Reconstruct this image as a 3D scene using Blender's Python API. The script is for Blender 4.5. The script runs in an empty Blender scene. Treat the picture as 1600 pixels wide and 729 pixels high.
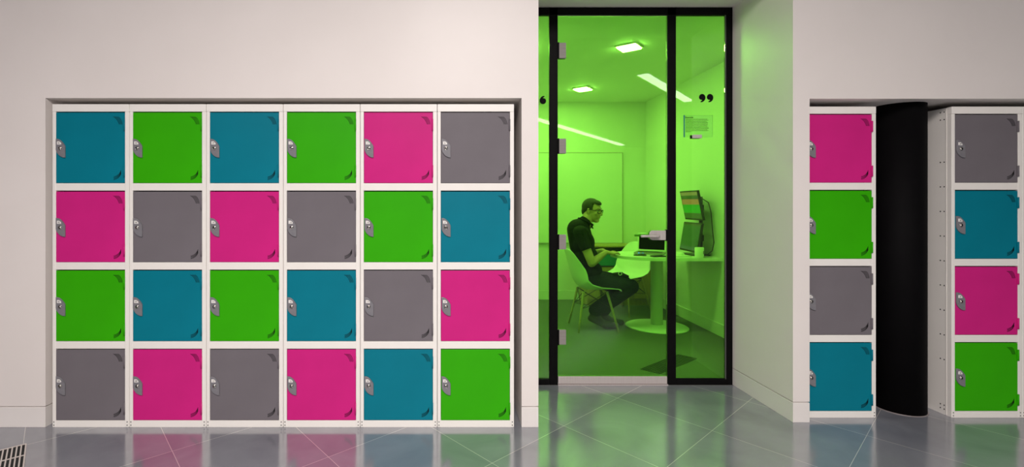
import bpy, bmesh, math, random
from mathutils import Vector, Matrix
random.seed(7)
SC = bpy.context.scene
COL = SC.collection
PI = math.pi

# ---------------------------------------------------------------- camera
EYE = 1.247
cam_d = bpy.data.cameras.new('camera')
cam = bpy.data.objects.new('camera', cam_d); COL.objects.link(cam)
cam.location = (0, 0, EYE); cam.rotation_euler = (PI/2, 0, 0)
cam_d.sensor_width = 36.0; cam_d.lens = 780/1600*36
cam_d.shift_x = (800-705)/1600; cam_d.shift_y = -(364.5-318)/1600
cam_d.clip_start = 0.05
SC.camera = cam
# ---------------------------------------------------------------- world, exposure
SC.view_settings.view_transform = 'Standard'; SC.view_settings.look = 'None'
SC.view_settings.exposure = 0.08; SC.view_settings.gamma = 1.0
SC.view_settings.use_curve_mapping = False
w = bpy.data.worlds.new('world'); SC.world = w; w.use_nodes = True
w.node_tree.nodes['Background'].inputs[0].default_value = (0.8, 0.85, 1, 1)
w.node_tree.nodes['Background'].inputs[1].default_value = 0.12
# ---------------------------------------------------------------- lights of the hall and of the meeting room
def area(name, loc, sx, sy, power, color, rot=(0, 0, 0), spread=None):
    d = bpy.data.lights.new(name, 'AREA'); d.shape = 'RECTANGLE'; d.size = sx; d.size_y = sy
    d.energy = power; d.color = color
    if spread: d.spread = spread
    o = bpy.data.objects.new(name, d); COL.objects.link(o)
    o.location = loc; o.rotation_euler = rot
    return o
area('hall_light', (0.25, -1.1, 3.52), 1.4, 2.0, 275, (1.0, 0.915, 0.865))
area('hall_light', (-2.3, -1.3, 3.52), 1.3, 0.9, 45, (1.0, 0.90, 0.90))
area('hall_light', (-0.5, -3.0, 3.52), 2.8, 2.4, 95, (1.0, 0.92, 0.94))  # fill light added to brighten the hall, no known lamp here
ROOM_LAMPS = [(1.495, 4.20), (1.51, 5.73), (0.58, 4.20), (0.62, 5.73)]
for i, (x, y) in enumerate(ROOM_LAMPS):
    area('room_lamp', (x, y, 2.546), 0.15, 0.15, 5.2 if i < 2 else 4.2, (1.0, 0.98, 0.93), rot=(0, 0, -0.69))

# ---------------------------------------------------------------- materials
def mat(name, col, rough=0.5, metal=0.0, spec=0.5, coat=0.0, emit=None, estr=0.0, ior=None):
    m = bpy.data.materials.new(name); m.use_nodes = True
    b = m.node_tree.nodes['Principled BSDF']
    b.inputs['Base Color'].default_value = (*col, 1)
    b.inputs['Roughness'].default_value = rough
    b.inputs['Metallic'].default_value = metal
    b.inputs['Specular IOR Level'].default_value = spec
    b.inputs['Coat Weight'].default_value = coat
    if ior: b.inputs['IOR'].default_value = ior
    if emit:
        b.inputs['Emission Color'].default_value = (*emit, 1)
        b.inputs['Emission Strength'].default_value = estr
    return m
def noisy(m, c1, c2, scale=8, bump=0.0, bscale=200, stretch=(1, 1, 1), detail=4):
    nt = m.node_tree; b = nt.nodes['Principled BSDF']
    tc = nt.nodes.new('ShaderNodeTexCoord'); mp = nt.nodes.new('ShaderNodeMapping')
    mp.inputs['Scale'].default_value = stretch
    nt.links.new(tc.outputs['Object'], mp.inputs[0])
    n = nt.nodes.new('ShaderNodeTexNoise'); n.inputs['Scale'].default_value = scale; n.inputs['Detail'].default_value = detail
    nt.links.new(mp.outputs[0], n.inputs['Vector'])
    r = nt.nodes.new('ShaderNodeValToRGB')
    r.color_ramp.elements[0].position = 0.3; r.color_ramp.elements[0].color = (*c1, 1)
    r.color_ramp.elements[1].position = 0.7; r.color_ramp.elements[1].color = (*c2, 1)
    nt.links.new(n.outputs[0], r.inputs[0]); nt.links.new(r.outputs[0], b.inputs['Base Color'])
    if bump:
        n2 = nt.nodes.new('ShaderNodeTexNoise'); n2.inputs['Scale'].default_value = bscale
        nt.links.new(tc.outputs['Object'], n2.inputs['Vector'])
        bp = nt.nodes.new('ShaderNodeBump'); bp.inputs['Strength'].default_value = bump; bp.inputs['Distance'].default_value = 0.003
        nt.links.new(n2.outputs[0], bp.inputs['Height']); nt.links.new(bp.outputs[0], b.inputs['Normal'])
    return m
M = {}
M['plaster'] = noisy(mat('plaster', (0.78, 0.74, 0.72), 0.42, spec=0.45), (0.785, 0.735, 0.705), (0.81, 0.76, 0.73), 3, 0.05, 60)
M['skirt'] = noisy(mat('skirting_paint', (0.78, 0.75, 0.72), 0.45), (0.77, 0.735, 0.71), (0.80, 0.765, 0.74), 4, 0.03, 60)
M['roomwall'] = noisy(mat('room_wall_paint', (0.82, 0.82, 0.80), 0.5), (0.80, 0.80, 0.78), (0.83, 0.83, 0.81), 3, 0.03, 60)
M['roomceil'] = noisy(mat('room_ceiling_paint', (0.75, 0.75, 0.73), 0.7), (0.86, 0.86, 0.84), (0.88, 0.88, 0.86), 3)
M['hallceil'] = noisy(mat('hall_ceiling_paint', (0.6, 0.6, 0.6), 0.7), (0.38, 0.38, 0.38), (0.42, 0.42, 0.42), 3)
M['hallwall'] = noisy(mat('hall_wall_paint', (0.4, 0.4, 0.4), 0.7), (0.10, 0.10, 0.11), (0.14, 0.14, 0.14), 1)
M['carpet'] = noisy(mat('carpet', (0.1, 0.1, 0.1), 0.95, spec=0.1), (0.12, 0.125, 0.12), (0.23, 0.23, 0.22), 260, 0.9, 300)
M['blackmetal'] = noisy(mat('black_frame_metal', (0.002, 0.002, 0.002), 0.5, spec=0.1), (0.0018, 0.0015, 0.002), (0.003, 0.0025, 0.003), 10)
M['blackcol'] = noisy(mat('black_column_paint', (0.004, 0.004, 0.005), 0.7, spec=0.08), (0.002, 0.0017, 0.0022), (0.003, 0.0027, 0.0032), 6)
M['steel'] = noisy(mat('brushed_steel', (0.5, 0.46, 0.45), 0.42, metal=0.25), (0.52, 0.46, 0.455), (0.58, 0.52, 0.515), 8, stretch=(30, 1, 1))
M['hinge_steel'] = noisy(mat('satin_hinge_metal', (0.36, 0.32, 0.31), 0.5, metal=0.1), (0.29, 0.255, 0.25), (0.33, 0.29, 0.285), 8, stretch=(1, 1, 30))
M['beadgrey'] = mat('bead_grey', (0.08, 0.08, 0.08), 0.6, spec=0.2)
M['chrome'] = mat('chrome', (0.55, 0.53, 0.5), 0.18, metal=1.0)
M['frame'] = noisy(mat('locker_frame_enamel', (0.87, 0.845, 0.80), 0.38, coat=0.15), (0.865, 0.84, 0.795), (0.88, 0.855, 0.81), 6)
M['flatblack'] = mat('dot_and_shade_black', (0.01, 0.01, 0.01), 0.9)  # near black for rivets, also painted as shade in gaps and pit
M['plate'] = noisy(mat('grey_lock_plastic', (0.19, 0.185, 0.20), 0.35), (0.185, 0.18, 0.20), (0.21, 0.205, 0.22), 40)
M['label'] = mat('white_label', (0.85, 0.83, 0.8), 0.4)
M['ink'] = mat('black_ink', (0.003, 0.003, 0.003), 0.6, spec=0.1)
def doorm(n, c):
    return noisy(mat(n, c, 0.42, spec=0.13), tuple(x*0.96 for x in c), tuple(x*1.04 for x in c), 5, 0.04, 350)
M['T'] = doorm('teal_door_enamel', (0.0015, 0.185, 0.255))
M['G'] = doorm('green_door_enamel', (0.035, 0.40, 0.0015))
M['P'] = doorm('pink_door_enamel', (0.60, 0.018, 0.21))
M['D'] = doorm('grey_door_enamel', (0.165, 0.15, 0.165))
M['white'] = noisy(mat('white_laminate', (0.82, 0.82, 0.8), 0.35), (0.81, 0.81, 0.79), (0.83, 0.83, 0.81), 5)
M['shell'] = noisy(mat('white_chair_plastic', (0.85, 0.85, 0.84), 0.35), (0.84, 0.84, 0.83), (0.86, 0.86, 0.85), 5)
M['wood'] = noisy(mat('pale_wood', (0.5, 0.33, 0.17), 0.5), (0.42, 0.27, 0.13), (0.58, 0.40, 0.22), 20, stretch=(1, 1, 8))
M['cupwood'] = noisy(mat('oak_board', (0.42, 0.28, 0.10), 0.5), (0.40, 0.26, 0.09), (0.50, 0.34, 0.13), 12, stretch=(8, 1, 1))
M['blackwire'] = mat('black_wire', (0.015, 0.015, 0.015), 0.4)
M['teal_panel'] = noisy(mat('blue_green_panel', (0.02, 0.22, 0.2), 0.5), (0.015, 0.20, 0.19), (0.02, 0.24, 0.22), 6)
M['skin'] = noisy(mat('skin', (0.55, 0.33, 0.22), 0.5), (0.50, 0.29, 0.19), (0.60, 0.36, 0.25), 30)
M['hair'] = noisy(mat('dark_hair', (0.02, 0.015, 0.01), 0.6), (0.015, 0.011, 0.008), (0.04, 0.028, 0.018), 120, 0.8, 400)
M['shirt'] = noisy(mat('black_cotton', (0.012, 0.012, 0.014), 0.85, spec=0.2), (0.010, 0.010, 0.012), (0.018, 0.018, 0.02), 60, 0.4, 300)
M['trouser'] = noisy(mat('dark_navy_cotton', (0.012, 0.016, 0.022), 0.9, spec=0.2), (0.010, 0.014, 0.022), (0.022, 0.028, 0.036), 40, 0.4, 300)
M['shoe'] = noisy(mat('dark_shoe_leather', (0.03, 0.025, 0.02), 0.5), (0.025, 0.02, 0.018), (0.04, 0.03, 0.026), 30)
M['blackplastic'] = mat('black_plastic', (0.012, 0.012, 0.012), 0.4)
M['blueled'] = mat('blue_indicator', (0, 0.1, 1), 0.5, emit=(0.0, 0.02, 1.0), estr=30)
M['lampglow'] = mat('lamp_diffuser', (1, 1, 1), 0.5, emit=(1, 1, 0.97), estr=100)
M['stripglow'] = mat('strip_lamp_diffuser', (1, 1, 1), 0.5, emit=(1.0, 0.99, 0.96), estr=20)
M['grille'] = noisy(mat('pale_grille_metal', (0.6, 0.54, 0.5), 0.35), (0.56, 0.50, 0.47), (0.62, 0.56, 0.52), 10)
M['darkgrille'] = mat('dark_grille_metal', (0.03, 0.03, 0.03), 0.5)
M['paper'] = mat('paper', (0.85, 0.85, 0.83), 0.7)

# green tinted glass: tinted transmission under a clear reflecting surface
def glass(name, tint, refl=1.0):
    m = bpy.data.materials.new(name); m.use_nodes = True; nt = m.node_tree
    for n in list(nt.nodes): nt.nodes.remove(n)
    out = nt.nodes.new('ShaderNodeOutputMaterial'); mx = nt.nodes.new('ShaderNodeMixShader')
    tr = nt.nodes.new('ShaderNodeBsdfTransparent'); gl = nt.nodes.new('ShaderNodeBsdfGlossy')
    fr = nt.nodes.new('ShaderNodeFresnel'); fr.inputs[0].default_value = 1.38
    gl.inputs['Roughness'].default_value = 0.0
    tr.inputs[0].default_value = (*tint, 1)
    nt.links.new(fr.outputs[0], mx.inputs[0]); nt.links.new(tr.outputs[0], mx.inputs[1]); nt.links.new(gl.outputs[0], mx.inputs[2])
    nt.links.new(mx.outputs[0], out.inputs[0])
    return m
M['greenglass'] = glass('green_film_glass', (0.49, 0.865, 0.27))
M['clear'] = glass('clear_acrylic', (0.93, 0.97, 0.95))

# polished stone floor, square tiles laid diagonally with pale joints
TA = (0.366, -0.460); TB = (0.436, 0.402); TO = (0.197, 2.402)
def floor_mat():
    m = mat('polished_grey_tile', (0.2, 0.2, 0.2), 0.17, ior=3.0)
    nt = m.node_tree; b = nt.nodes['Principled BSDF']; L = nt.links.new
    g = nt.nodes.new('ShaderNodeNewGeometry'); sep = nt.nodes.new('ShaderNodeSeparateXYZ'); L(g.outputs['Position'], sep.inputs[0])
    def math_(op, a, c):
        n = nt.nodes.new('ShaderNodeMath'); n.operation = op
        for i, v in enumerate((a, c)):
            if v is None: continue
            if isinstance(v, (int, float)): n.inputs[i].default_value = v
            else: L(v, n.inputs[i])
        return n.outputs[0]
    px = math_('SUBTRACT', sep.outputs[0], TO[0]); py = math_('SUBTRACT', sep.outputs[1], TO[1])
    det = TA[0]*TB[1]-TA[1]*TB[0]
    u = math_('ADD', math_('MULTIPLY', px, TB[1]/det), math_('MULTIPLY', py, -TB[0]/det))
    v = math_('ADD', math_('MULTIPLY', px, -TA[1]/det), math_('MULTIPLY', py, TA[0]/det))
    def edge(t):
        f = math_('FRACT', math_('ADD', t, 100.5), None)
        d = math_('ABSOLUTE', math_('SUBTRACT', f, 0.5), None)
        return math_('LESS_THAN', d, 0.0024)
    line = math_('MAXIMUM', edge(u), edge(v))
    cu = math_('FLOOR', u, None); cv = math_('FLOOR', v, None)
    cmb = nt.nodes.new('ShaderNodeCombineXYZ'); L(cu, cmb.inputs[0]); L(cv, cmb.inputs[1])
    wn = nt.nodes.new('ShaderNodeTexWhiteNoise'); wn.noise_dimensions = '3D'; L(cmb.outputs[0], wn.inputs['Vector'])
    no = nt.nodes.new('ShaderNodeTexNoise'); no.inputs['Scale'].default_value = 2.6; no.inputs['Detail'].default_value = 7; no.inputs['Distortion'].default_value = 0.6
    vadd = nt.nodes.new('ShaderNodeVectorMath'); vadd.operation = 'ADD'; L(g.outputs['Position'], vadd.inputs[0])
    vs = nt.nodes.new('ShaderNodeVectorMath'); vs.operation = 'SCALE'; L(wn.outputs['Color'], vs.inputs[0]); vs.inputs['Scale'].default_value = 9.0
    L(vs.outputs[0], vadd.inputs[1]); L(vadd.outputs[0], no.inputs['Vector'])
    r = nt.nodes.new('ShaderNodeValToRGB')
    r.color_ramp.elements[0].position = 0.3; r.color_ramp.elements[0].color = (0.165, 0.175, 0.205, 1)
    r.color_ramp.elements[1].position = 0.72; r.color_ramp.elements[1].color = (0.25, 0.262, 0.295, 1)
    L(no.outputs[0], r.inputs[0])
    mx = nt.nodes.new('ShaderNodeMixRGB'); L(line, mx.inputs[0]); L(r.outputs[0], mx.inputs[1]); mx.inputs[2].default_value = (0.55, 0.53, 0.50, 1)
    L(mx.outputs[0], b.inputs['Base Color'])
    rr = nt.nodes.new('ShaderNodeMapRange'); L(no.outputs[0], rr.inputs[0]); rr.inputs[3].default_value = 0.11; rr.inputs[4].default_value = 0.20
    L(rr.outputs[0], b.inputs['Roughness'])
    return m
M['tile'] = floor_mat()

def screen_mat(name, bands, estr):
    m = mat(name, (0.01, 0.01, 0.01), 0.25)
    nt = m.node_tree; b = nt.nodes['Principled BSDF']
    tc = nt.nodes.new('ShaderNodeTexCoord'); sep = nt.nodes.new('ShaderNodeSeparateXYZ'); nt.links.new(tc.outputs['Generated'], sep.inputs[0])
    r = nt.nodes.new('ShaderNodeValToRGB'); r.color_ramp.interpolation = 'CONSTANT'
    els = r.color_ramp.elements
    els[0].position = bands[0][0]; els[0].color = (*bands[0][1], 1)
    els[1].position = bands[1][0]; els[1].color = (*bands[1][1], 1)
    for p, c in bands[2:]:
        e = els.new(p); e.color = (*c, 1)
    nt.links.new(sep.outputs[2], r.inputs[0]); nt.links.new(r.outputs[0], b.inputs['Emission Color'])
    b.inputs['Emission Strength'].default_value = estr
    return m
M['screen_page'] = screen_mat('lit_screen_page', [(0, (0.08, 0.10, 0.06)), (0.2, (0.0, 0.42, 0.02)), (0.52, (0.85, 0.18, 0.3)), (0.73, (0.05, 0.08, 0.06)), (0.87, (0.6, 0.25, 0.4))], 0.85)
M['screen_dim'] = screen_mat('dim_screen', [(0, (0.10, 0.10, 0.3)), (0.12, (0.02, 0.09, 0.05)), (0.93, (0.08, 0.04, 0.02))], 0.9)

# ---------------------------------------------------------------- geometry helpers
class MB:
    def __init__(s): s.v = []; s.f = []; s.m = []; s.mats = []; s.smooth = []
    def mi(s, m):
        if m not in s.mats: s.mats.append(m)
        return s.mats.index(m)
    def add(s, vs, fs, m, T=None, smooth=False):
        o = len(s.v); k = s.mi(m)
        s.v += [tuple(T @ Vector(v)) if T is not None else tuple(v) for v in vs]
        s.f += [tuple(i+o for i in f) for f in fs]; s.m += [k]*len(fs); s.smooth += [smooth]*len(fs)
        return s
    def box(s, x0, x1, y0, y1, z0, z1, m, bev=0.0, T=None):
        bm = bmesh.new()
        vs = [bm.verts.new((x, y, z)) for x in (x0, x1) for y in (y0, y1) for z in (z0, z1)]
        for f in ((0,1,3,2),(4,6,7,5),(0,4,5,1),(2,3,7,6),(0,2,6,4),(1,5,7,3)): bm.faces.new([vs[i] for i in f])
        if bev: bmesh.ops.bevel(bm, geom=bm.edges[:], offset=bev, segments=2, profile=0.5, affect='EDGES')
        bmesh.ops.recalc_face_normals(bm, faces=bm.faces[:])
        bm.verts.index_update()
        s.add([v.co[:] for v in bm.verts], [[v.index for v in f.verts] for f in bm.faces], m, T); bm.free()
        return s
    def prism(s, poly, a, b, m, axis='z', bev=0.0, T=None):
        # poly extruded along an axis from a to b; points are (x,y), (x,z) or (y,z)
        def P(p, t):
            return (p[0], p[1], t) if axis == 'z' else ((p[0], t, p[1]) if axis == 'y' else (t, p[0], p[1]))
        bm = bmesh.new(); n = len(poly)
        va = [bm.verts.new(P(p, a)) for p in poly]; vb = [bm.verts.new(P(p, b)) for p in poly]
        bm.faces.new(va); bm.faces.new(vb[::-1])
        for i in range(n): bm.faces.new((va[i], vb[i], vb[(i+1) % n], va[(i+1) % n]))
        if bev: 
            es = [e for e in bm.edges if (e.verts[0] in va) == (e.verts[1] in va)]
            bmesh.ops.bevel(bm, geom=es, offset=bev, segments=2, profile=0.5, affect='EDGES')
        bmesh.ops.recalc_face_normals(bm, faces=bm.faces[:]); bm.verts.index_update()
        s.add([v.co[:] for v in bm.verts], [[v.index for v in f.verts] for f in bm.faces], m, T); bm.free()
        return s
    def tube(s, pts, r, m, n=10, r_end=None, T=None, closed=False):
        pts = [Vector(p) for p in pts]; N = len(pts); vs = []; fs = []
        prev = None
        for i, p in enumerate(pts):
            d = (pts[min(i+1, N-1)]-pts[max(i-1, 0)]).normalized()
            if prev is None:
                u = d.cross(Vector((0, 0, 1)))
                if u.length < 0.1: u = d.cross(Vector((1, 0, 0)))
            else: u = prev - d*prev.dot(d)
            u.normalize(); prev = u; w_ = d.cross(u)
            rr = r if r_end is None else r+(r_end-r)*i/(N-1)
            if not isinstance(rr, (int, float)): rr = rr
            for k in range(n):
                a = 2*PI*k/n; vs.append(p+u*rr*math.cos(a)+w_*rr*math.sin(a))
        for i in range(N-1):
            for k in range(n): fs.append((i*n+k, i*n+(k+1) % n, (i+1)*n+(k+1) % n, (i+1)*n+k))
        fs.append(tuple(range(n))[::-1]); fs.append(tuple((N-1)*n+k for k in range(n)))
        s.add(vs, fs, m, T, smooth=True); return s
    def lathe(s, prof, m, n=40, T=None, smooth=True):
        vs = []; fs = []
        for r, z in prof:
            for k in range(n): a = 2*PI*k/n; vs.append((r*math.cos(a), r*math.sin(a), z))
        for i in range(len(prof)-1):
            for k in range(n): fs.append((i*n+k, i*n+(k+1) % n, (i+1)*n+(k+1) % n, (i+1)*n+k))
        fs.append(tuple(range(n))[::-1]); fs.append(tuple((len(prof)-1)*n+k for k in range(n)))
        s.add(vs, fs, m, T, smooth=smooth); return s
    def ell(s, c, r, m, T=None, rot=None, n=20):
        bm = bmesh.new(); bmesh.ops.create_uvsphere(bm, u_segments=n, v_segments=n//2+2, radius=1.0)
        X = Matrix.Translation(c) @ (rot.to_matrix().to_4x4() if rot else Matrix.Identity(4)) @ Matrix.Diagonal((*r, 1))
        if T is not None: X = T @ X
        bm.verts.index_update()
        s.add([v.co[:] for v in bm.verts], [[v.index for v in f.verts] for f in bm.faces], m, X, smooth=True); bm.free(); return s
    def cap(s, p0, r0, p1, r1, m, T=None, n=16, flat=None):
        """tapered capsule; flat=(axis vector, factor) squashes it about its own axis line"""
        p0 = Vector(p0); p1 = Vector(p1); d = (p1-p0); L_ = d.length; d.normalize()
        u = d.cross(Vector((0, 1, 0)))
        if u.length < 0.1: u = d.cross(Vector((1, 0, 0)))
        u.normalize(); w_ = d.cross(u); rings = []
        for k in range(1, 5): a = PI/2*k/5; rings.append((p0-d*r0*math.cos(a), r0*math.sin(a)))
        for k in range(5): t = k/4; rings.append((p0+d*L_*t, r0+(r1-r0)*t))
        for k in range(4, 0, -1): a = PI/2*k/5; rings.append((p1+d*r1*math.cos(a), r1*math.sin(a)))
        vs = []; fs = []
        for c, r in rings:
            for k in range(n):
                a = 2*PI*k/n; o = u*r*math.cos(a)+w_*r*math.sin(a)
                if flat: ax = Vector(flat[0]).normalized(); o = o - ax*o.dot(ax)*(1-flat[1])
                vs.append(c+o)
        N = len(rings)
        for i in range(N-1):
            for k in range(n): fs.append((i*n+k, i*n+(k+1) % n, (i+1)*n+(k+1) % n, (i+1)*n+k))
        fs.append(tuple(range(n))[::-1]); fs.append(tuple((N-1)*n+k for k in range(n)))
        s.add(vs, fs, m, T, smooth=True); return s
    def mesh(s, name):
        me = bpy.data.meshes.new(name); me.from_pydata(s.v, [], s.f)
        for m in s.mats: me.materials.append(m)
        me.polygons.foreach_set('material_index', s.m); me.polygons.foreach_set('use_smooth', s.smooth)
        bm = bmesh.new(); bm.from_mesh(me); bmesh.ops.recalc_face_normals(bm, faces=bm.faces[:]); bm.to_mesh(me); bm.free()
        me.update(); return me
    def build(s, name, parent=None, loc=None, rz=0):
        o = bpy.data.objects.new(name, s.mesh(name)); COL.objects.link(o)
        if loc: o.location = loc
        if rz: o.rotation_euler.z = rz
        if parent: o.parent = parent
        return o
    def fused(s, name, parent=None, voxel=0.006, smooth=4, loc=None, m=None):
        """one continuous skin over all the overlapping shapes"""
        me = s.mesh(name+'_raw'); t = bpy.data.objects.new(name+'_raw', me); COL.objects.link(t)
        md = t.modifiers.new('r', 'REMESH'); md.mode = 'VOXEL'; md.voxel_size = voxel; md.use_smooth_shade = True
        sm = t.modifiers.new('s', 'SMOOTH'); sm.iterations = smooth; sm.factor = 0.5
        dg = bpy.context.evaluated_depsgraph_get(); dg.update()
        nm = bpy.data.meshes.new_from_object(t.evaluated_get(dg)); nm.name = name
        bpy.data.objects.remove(t); bpy.data.meshes.remove(me)
        nm.materials.clear(); nm.materials.append(m or s.mats[0])
        for p in nm.polygons: p.use_smooth = True; p.material_index = 0
        o = bpy.data.objects.new(name, nm); COL.objects.link(o)
        if loc: o.location = loc
        if parent: o.parent = parent
        return o
def tag(o, label=None, cat=None, group=None, kind=None):
    if label: o['label'] = label
    if cat: o['category'] = cat
    if group: o['group'] = group
    if kind: o['kind'] = kind
    return o
def empty(name, loc=(0, 0, 0), rz=0, **k):
    o = bpy.data.objects.new(name, None); COL.objects.link(o); o.empty_display_size = 0.1
    o.location = loc; o.rotation_euler.z = rz; tag(o, **k); return o
def text_mesh(s, txt, size, m, T, bold=0.0):
    cu = bpy.data.curves.new('t', 'FONT'); cu.body = txt; cu.size = size; cu.align_x = 'CENTER'; cu.align_y = 'CENTER'
    cu.offset = bold; cu.extrude = 0.0002; cu.resolution_u = 3
    o = bpy.data.objects.new('t', cu); COL.objects.link(o)
    dg = bpy.context.evaluated_depsgraph_get(); dg.update()
    me = bpy.data.meshes.new_from_object(o.evaluated_get(dg))
    s.add([v.co[:] for v in me.vertices], [list(p.vertices) for p in me.polygons], m, T)
    bpy.data.objects.remove(o); bpy.data.curves.remove(cu); bpy.data.meshes.remove(me)
def offs(poly, d):
    """inset of a convex counter-clockwise polygon"""
    n = len(poly); out = []
    for i in range(n):
        p0 = Vector(poly[i-1]); p1 = Vector(poly[i]); p2 = Vector(poly[(i+1) % n])
        e1 = (p1-p0).normalized(); e2 = (p2-p1).normalized()
        n1 = Vector((-e1.y, e1.x)); n2 = Vector((-e2.y, e2.x)); k = 1+n1.dot(n2)
        out.append(tuple(p1+(n1+n2)*d/k))
    return out

# ================================================================ THE SETTING
YL = 2.787      # face of the left wall (and fronts of the left lockers)
YR = 2.847      # face of the right wall
YG = 3.45       # glazed front of the meeting room
RH = 1.8365     # height of the left recess
HT = 3.6        # hall ceiling
SK = 0.112
X0, X1 = -6.0, 8.0
def struct(mb, name, **k): return tag(mb.build(name, **k), kind='structure')
def skirted(wall, skirt, poly, top):
    wall.prism(poly, SK+0.006, top, M['plaster'])
    wall.prism(offs(poly, 0.008), SK-0.002, SK+0.008, M['plaster'])
    skirt.prism(poly, 0, SK, M['skirt'], bev=0.0015)
# left wall with its recess
wl = MB(); bl = MB()
skirted(wl, bl, [(X0, YL), (-2.265, YL), (-2.265, 3.40), (X0, 3.40)], HT)
skirted(wl, bl, [(0.393, YL), (0.487, YL), (0.487, 3.50), (0.393, 3.50)], HT)
wl.box(-2.265, 0.393, YL, 3.40, RH, HT, M['plaster'])
wl.box(-2.265, 0.393, 3.36, 3.40, 0, RH, M['plaster'])
wl.box(0.487, 1.949, YL+0.03, 3.50, 2.60, HT, M['plaster'])         # over the alcove
struct(wl, 'wall_left'); struct(bl, 'baseboard_left')
# right wall with its recess
wr = MB(); br = MB()
skirted(wr, br, [(1.949, YR), (2.044, YR), (2.044, 3.50), (1.938, 3.50)], HT)
wr.box(2.044, X1, YR, 3.50, 1.845, HT, M['plaster'])
wr.box(2.044, X1, 3.45, 3.50, 0, 1.845, M['plaster'])
wr.box(4.2, X1, YR, 3.46, 0, 1.845, M['plaster'])
struct(wr, 'wall_right'); struct(br, 'baseboard_right')
# hall floor, ceiling and far walls behind the viewer
f = MB(); f.box(X0, X1, -14, YG-0.025, -0.08, 0, M['tile']); struct(f, 'floor')
c = MB(); c.box(X0, X1, -14, YL+0.05, HT, HT+0.1, M['hallceil']); struct(c, 'ceiling')
b = MB(); b.box(X0, X1, -14.1, -14.0, 0, HT, M['hallwall']); struct(b, 'wall_back')
b = MB(); b.box(X0-0.1, X0, -14, 3.4, 0, HT, M['hallwall']); struct(b, 'wall_far_left')
b = MB(); b.box(X1, X1+0.1, -14, 3.4, 0, HT, M['hallwall']); struct(b, 'wall_far_right')
# meeting room
RX0, RX1, RY1, RZ = 0.30, 2.54, 6.51, 2.57
b = MB(); b.box(RX0-0.1, RX1+0.1, YG-0.025, RY1+0.1, -0.08, 0, M['carpet']); struct(b, 'floor_meeting_room')
b = MB(); b.box(RX0-0.1, RX1+0.1, 3.50, RY1+0.1, RZ, RZ+0.1, M['roomceil'])
b.box(0.487, 1.94, YG+0.03, 3.50, 2.57, 2.60, M['roomceil']); struct(b, 'ceiling_meeting_room')
def room_wall(name, x0, x1, y0, y1, sk):
    b = MB(); b.box(x0, x1, y0, y1, 0, RZ, M['roomwall']); struct(b, name)
    b = MB(); b.box(*sk, 0, 0.115, M['roomwall'], bev=0.002); b.box(sk[0], sk[1], sk[2], sk[3], 0.115, 0.116, M['roomwall'])
    struct(b, name.replace('wall', 'baseboard'))
room_wall('wall_room_back', RX0-0.1, RX1+0.1, RY1, RY1+0.1, (RX0+0.013, RX1-0.013, RY1-0.012, RY1))
room_wall('wall_room_right', RX1, RX1+0.1, 3.50, RY1, (RX1-0.012, RX1, 3.52, RY1-0.013))
room_wall('wall_room_left', RX0-0.1, RX0, 3.50, RY1, (RX0, RX0+0.012, 3.52, RY1-0.013))
b = MB(); b.box(1.938, RX1, 3.48, 3.51, 0, RZ, M['roomwall']); b.box(RX0, 0.487, 3.48, 3.51, 0, RZ, M['roomwall']); struct(b, 'wall_room_front')

# black frame of the glazed front
fr = MB(); FY0, FY1 = YG-0.014, YG+0.014
for x0, x1 in ((0.487, 0.512), (0.677, 0.734), (1.490, 1.548), (1.893, 1.937)):
    fr.box(x0, x1, FY0, FY1, 0, 2.597, M['blackmetal'], bev=0.002)
fr.box(0.512, 1.893, FY0, FY1, 2.545, 2.597, M['blackmetal'], bev=0.002)
fr.box(0.512, 0.677, FY0, FY1, 0, 0.040, M['blackmetal'], bev=0.002)
fr.box(1.548, 1.893, FY0, FY1, 0, 0.040, M['blackmetal'], bev=0.002)
struct(fr, 'trim_1')
bd = MB()                                                                     # thin metal beads inside the sidelight
bd.box(1.887, 1.893, YG-0.013, YG-0.006, 0.04, 2.545, M['beadgrey'])
bd.box(1.548, 1.887, YG-0.013, YG-0.006, 0.040, 0.046, M['blackmetal'])
struct(bd, 'trim_2')
th = MB(); th.box(0.734, 1.490, YG-0.024, YG+0.02, 0, 0.006, M['steel']); struct(th, 'trim_3')
g = MB(); g.box(0.512, 0.677, YG-0.005, YG+0.005, 0.040, 2.545, M['greenglass']); struct(g, 'window_1')
g = MB(); g.box(1.548, 1.892, YG-0.005, YG+0.005, 0.040, 2.545, M['greenglass']); struct(g, 'window_2')
door = empty('door_1', (0.734, YG, 0.006), kind='structure')
T = Matrix.Translation((-0.734, -YG, -0.006))
g = MB(); g.box(0.735, 1.4895, YG-0.005, YG+0.005, 0.058, 2.541, M['greenglass'], T=T); g.build('door_glass', door)
g = MB(); g.box(0.737, 1.487, YG-0.014, YG+0.014, 0.008, 0.058, M['steel'], bev=0.002, T=T); g.build('bottom_rail', door)
for y0, y1 in ((68, 92), (217, 240), (366, 389), (514, 537)):
    za = EYE-(y1-318)/226.1; zb = EYE-(y0-318)/226.1
    g = MB(); g.box(0.738, 0.790, YG-0.020, YG-0.006, za, zb, M['hinge_steel'], bev=0.002, T=T)
    g.box(0.738, 0.790, YG+0.006, YG+0.018, za, zb, M['hinge_steel'], bev=0.002, T=T)
    g.box(0.730, 0.742, YG-0.024, YG-0.010, za-0.002, zb+0.002, M['blackmetal'], bev=0.002, T=T); g.build('hinge', door)
zc = EYE-(367-318)/226.1
def stadium(x0, x1, z0, z1, r):
    p = []
    for a in range(90, 271, 15): p.append((x0+r+r*math.cos(math.radians(a)), (z0+z1)/2+((z1-z0)/2)*math.sin(math.radians(a))))
    return p+[(x1, z0), (x1, z1)]
g = MB()
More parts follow.
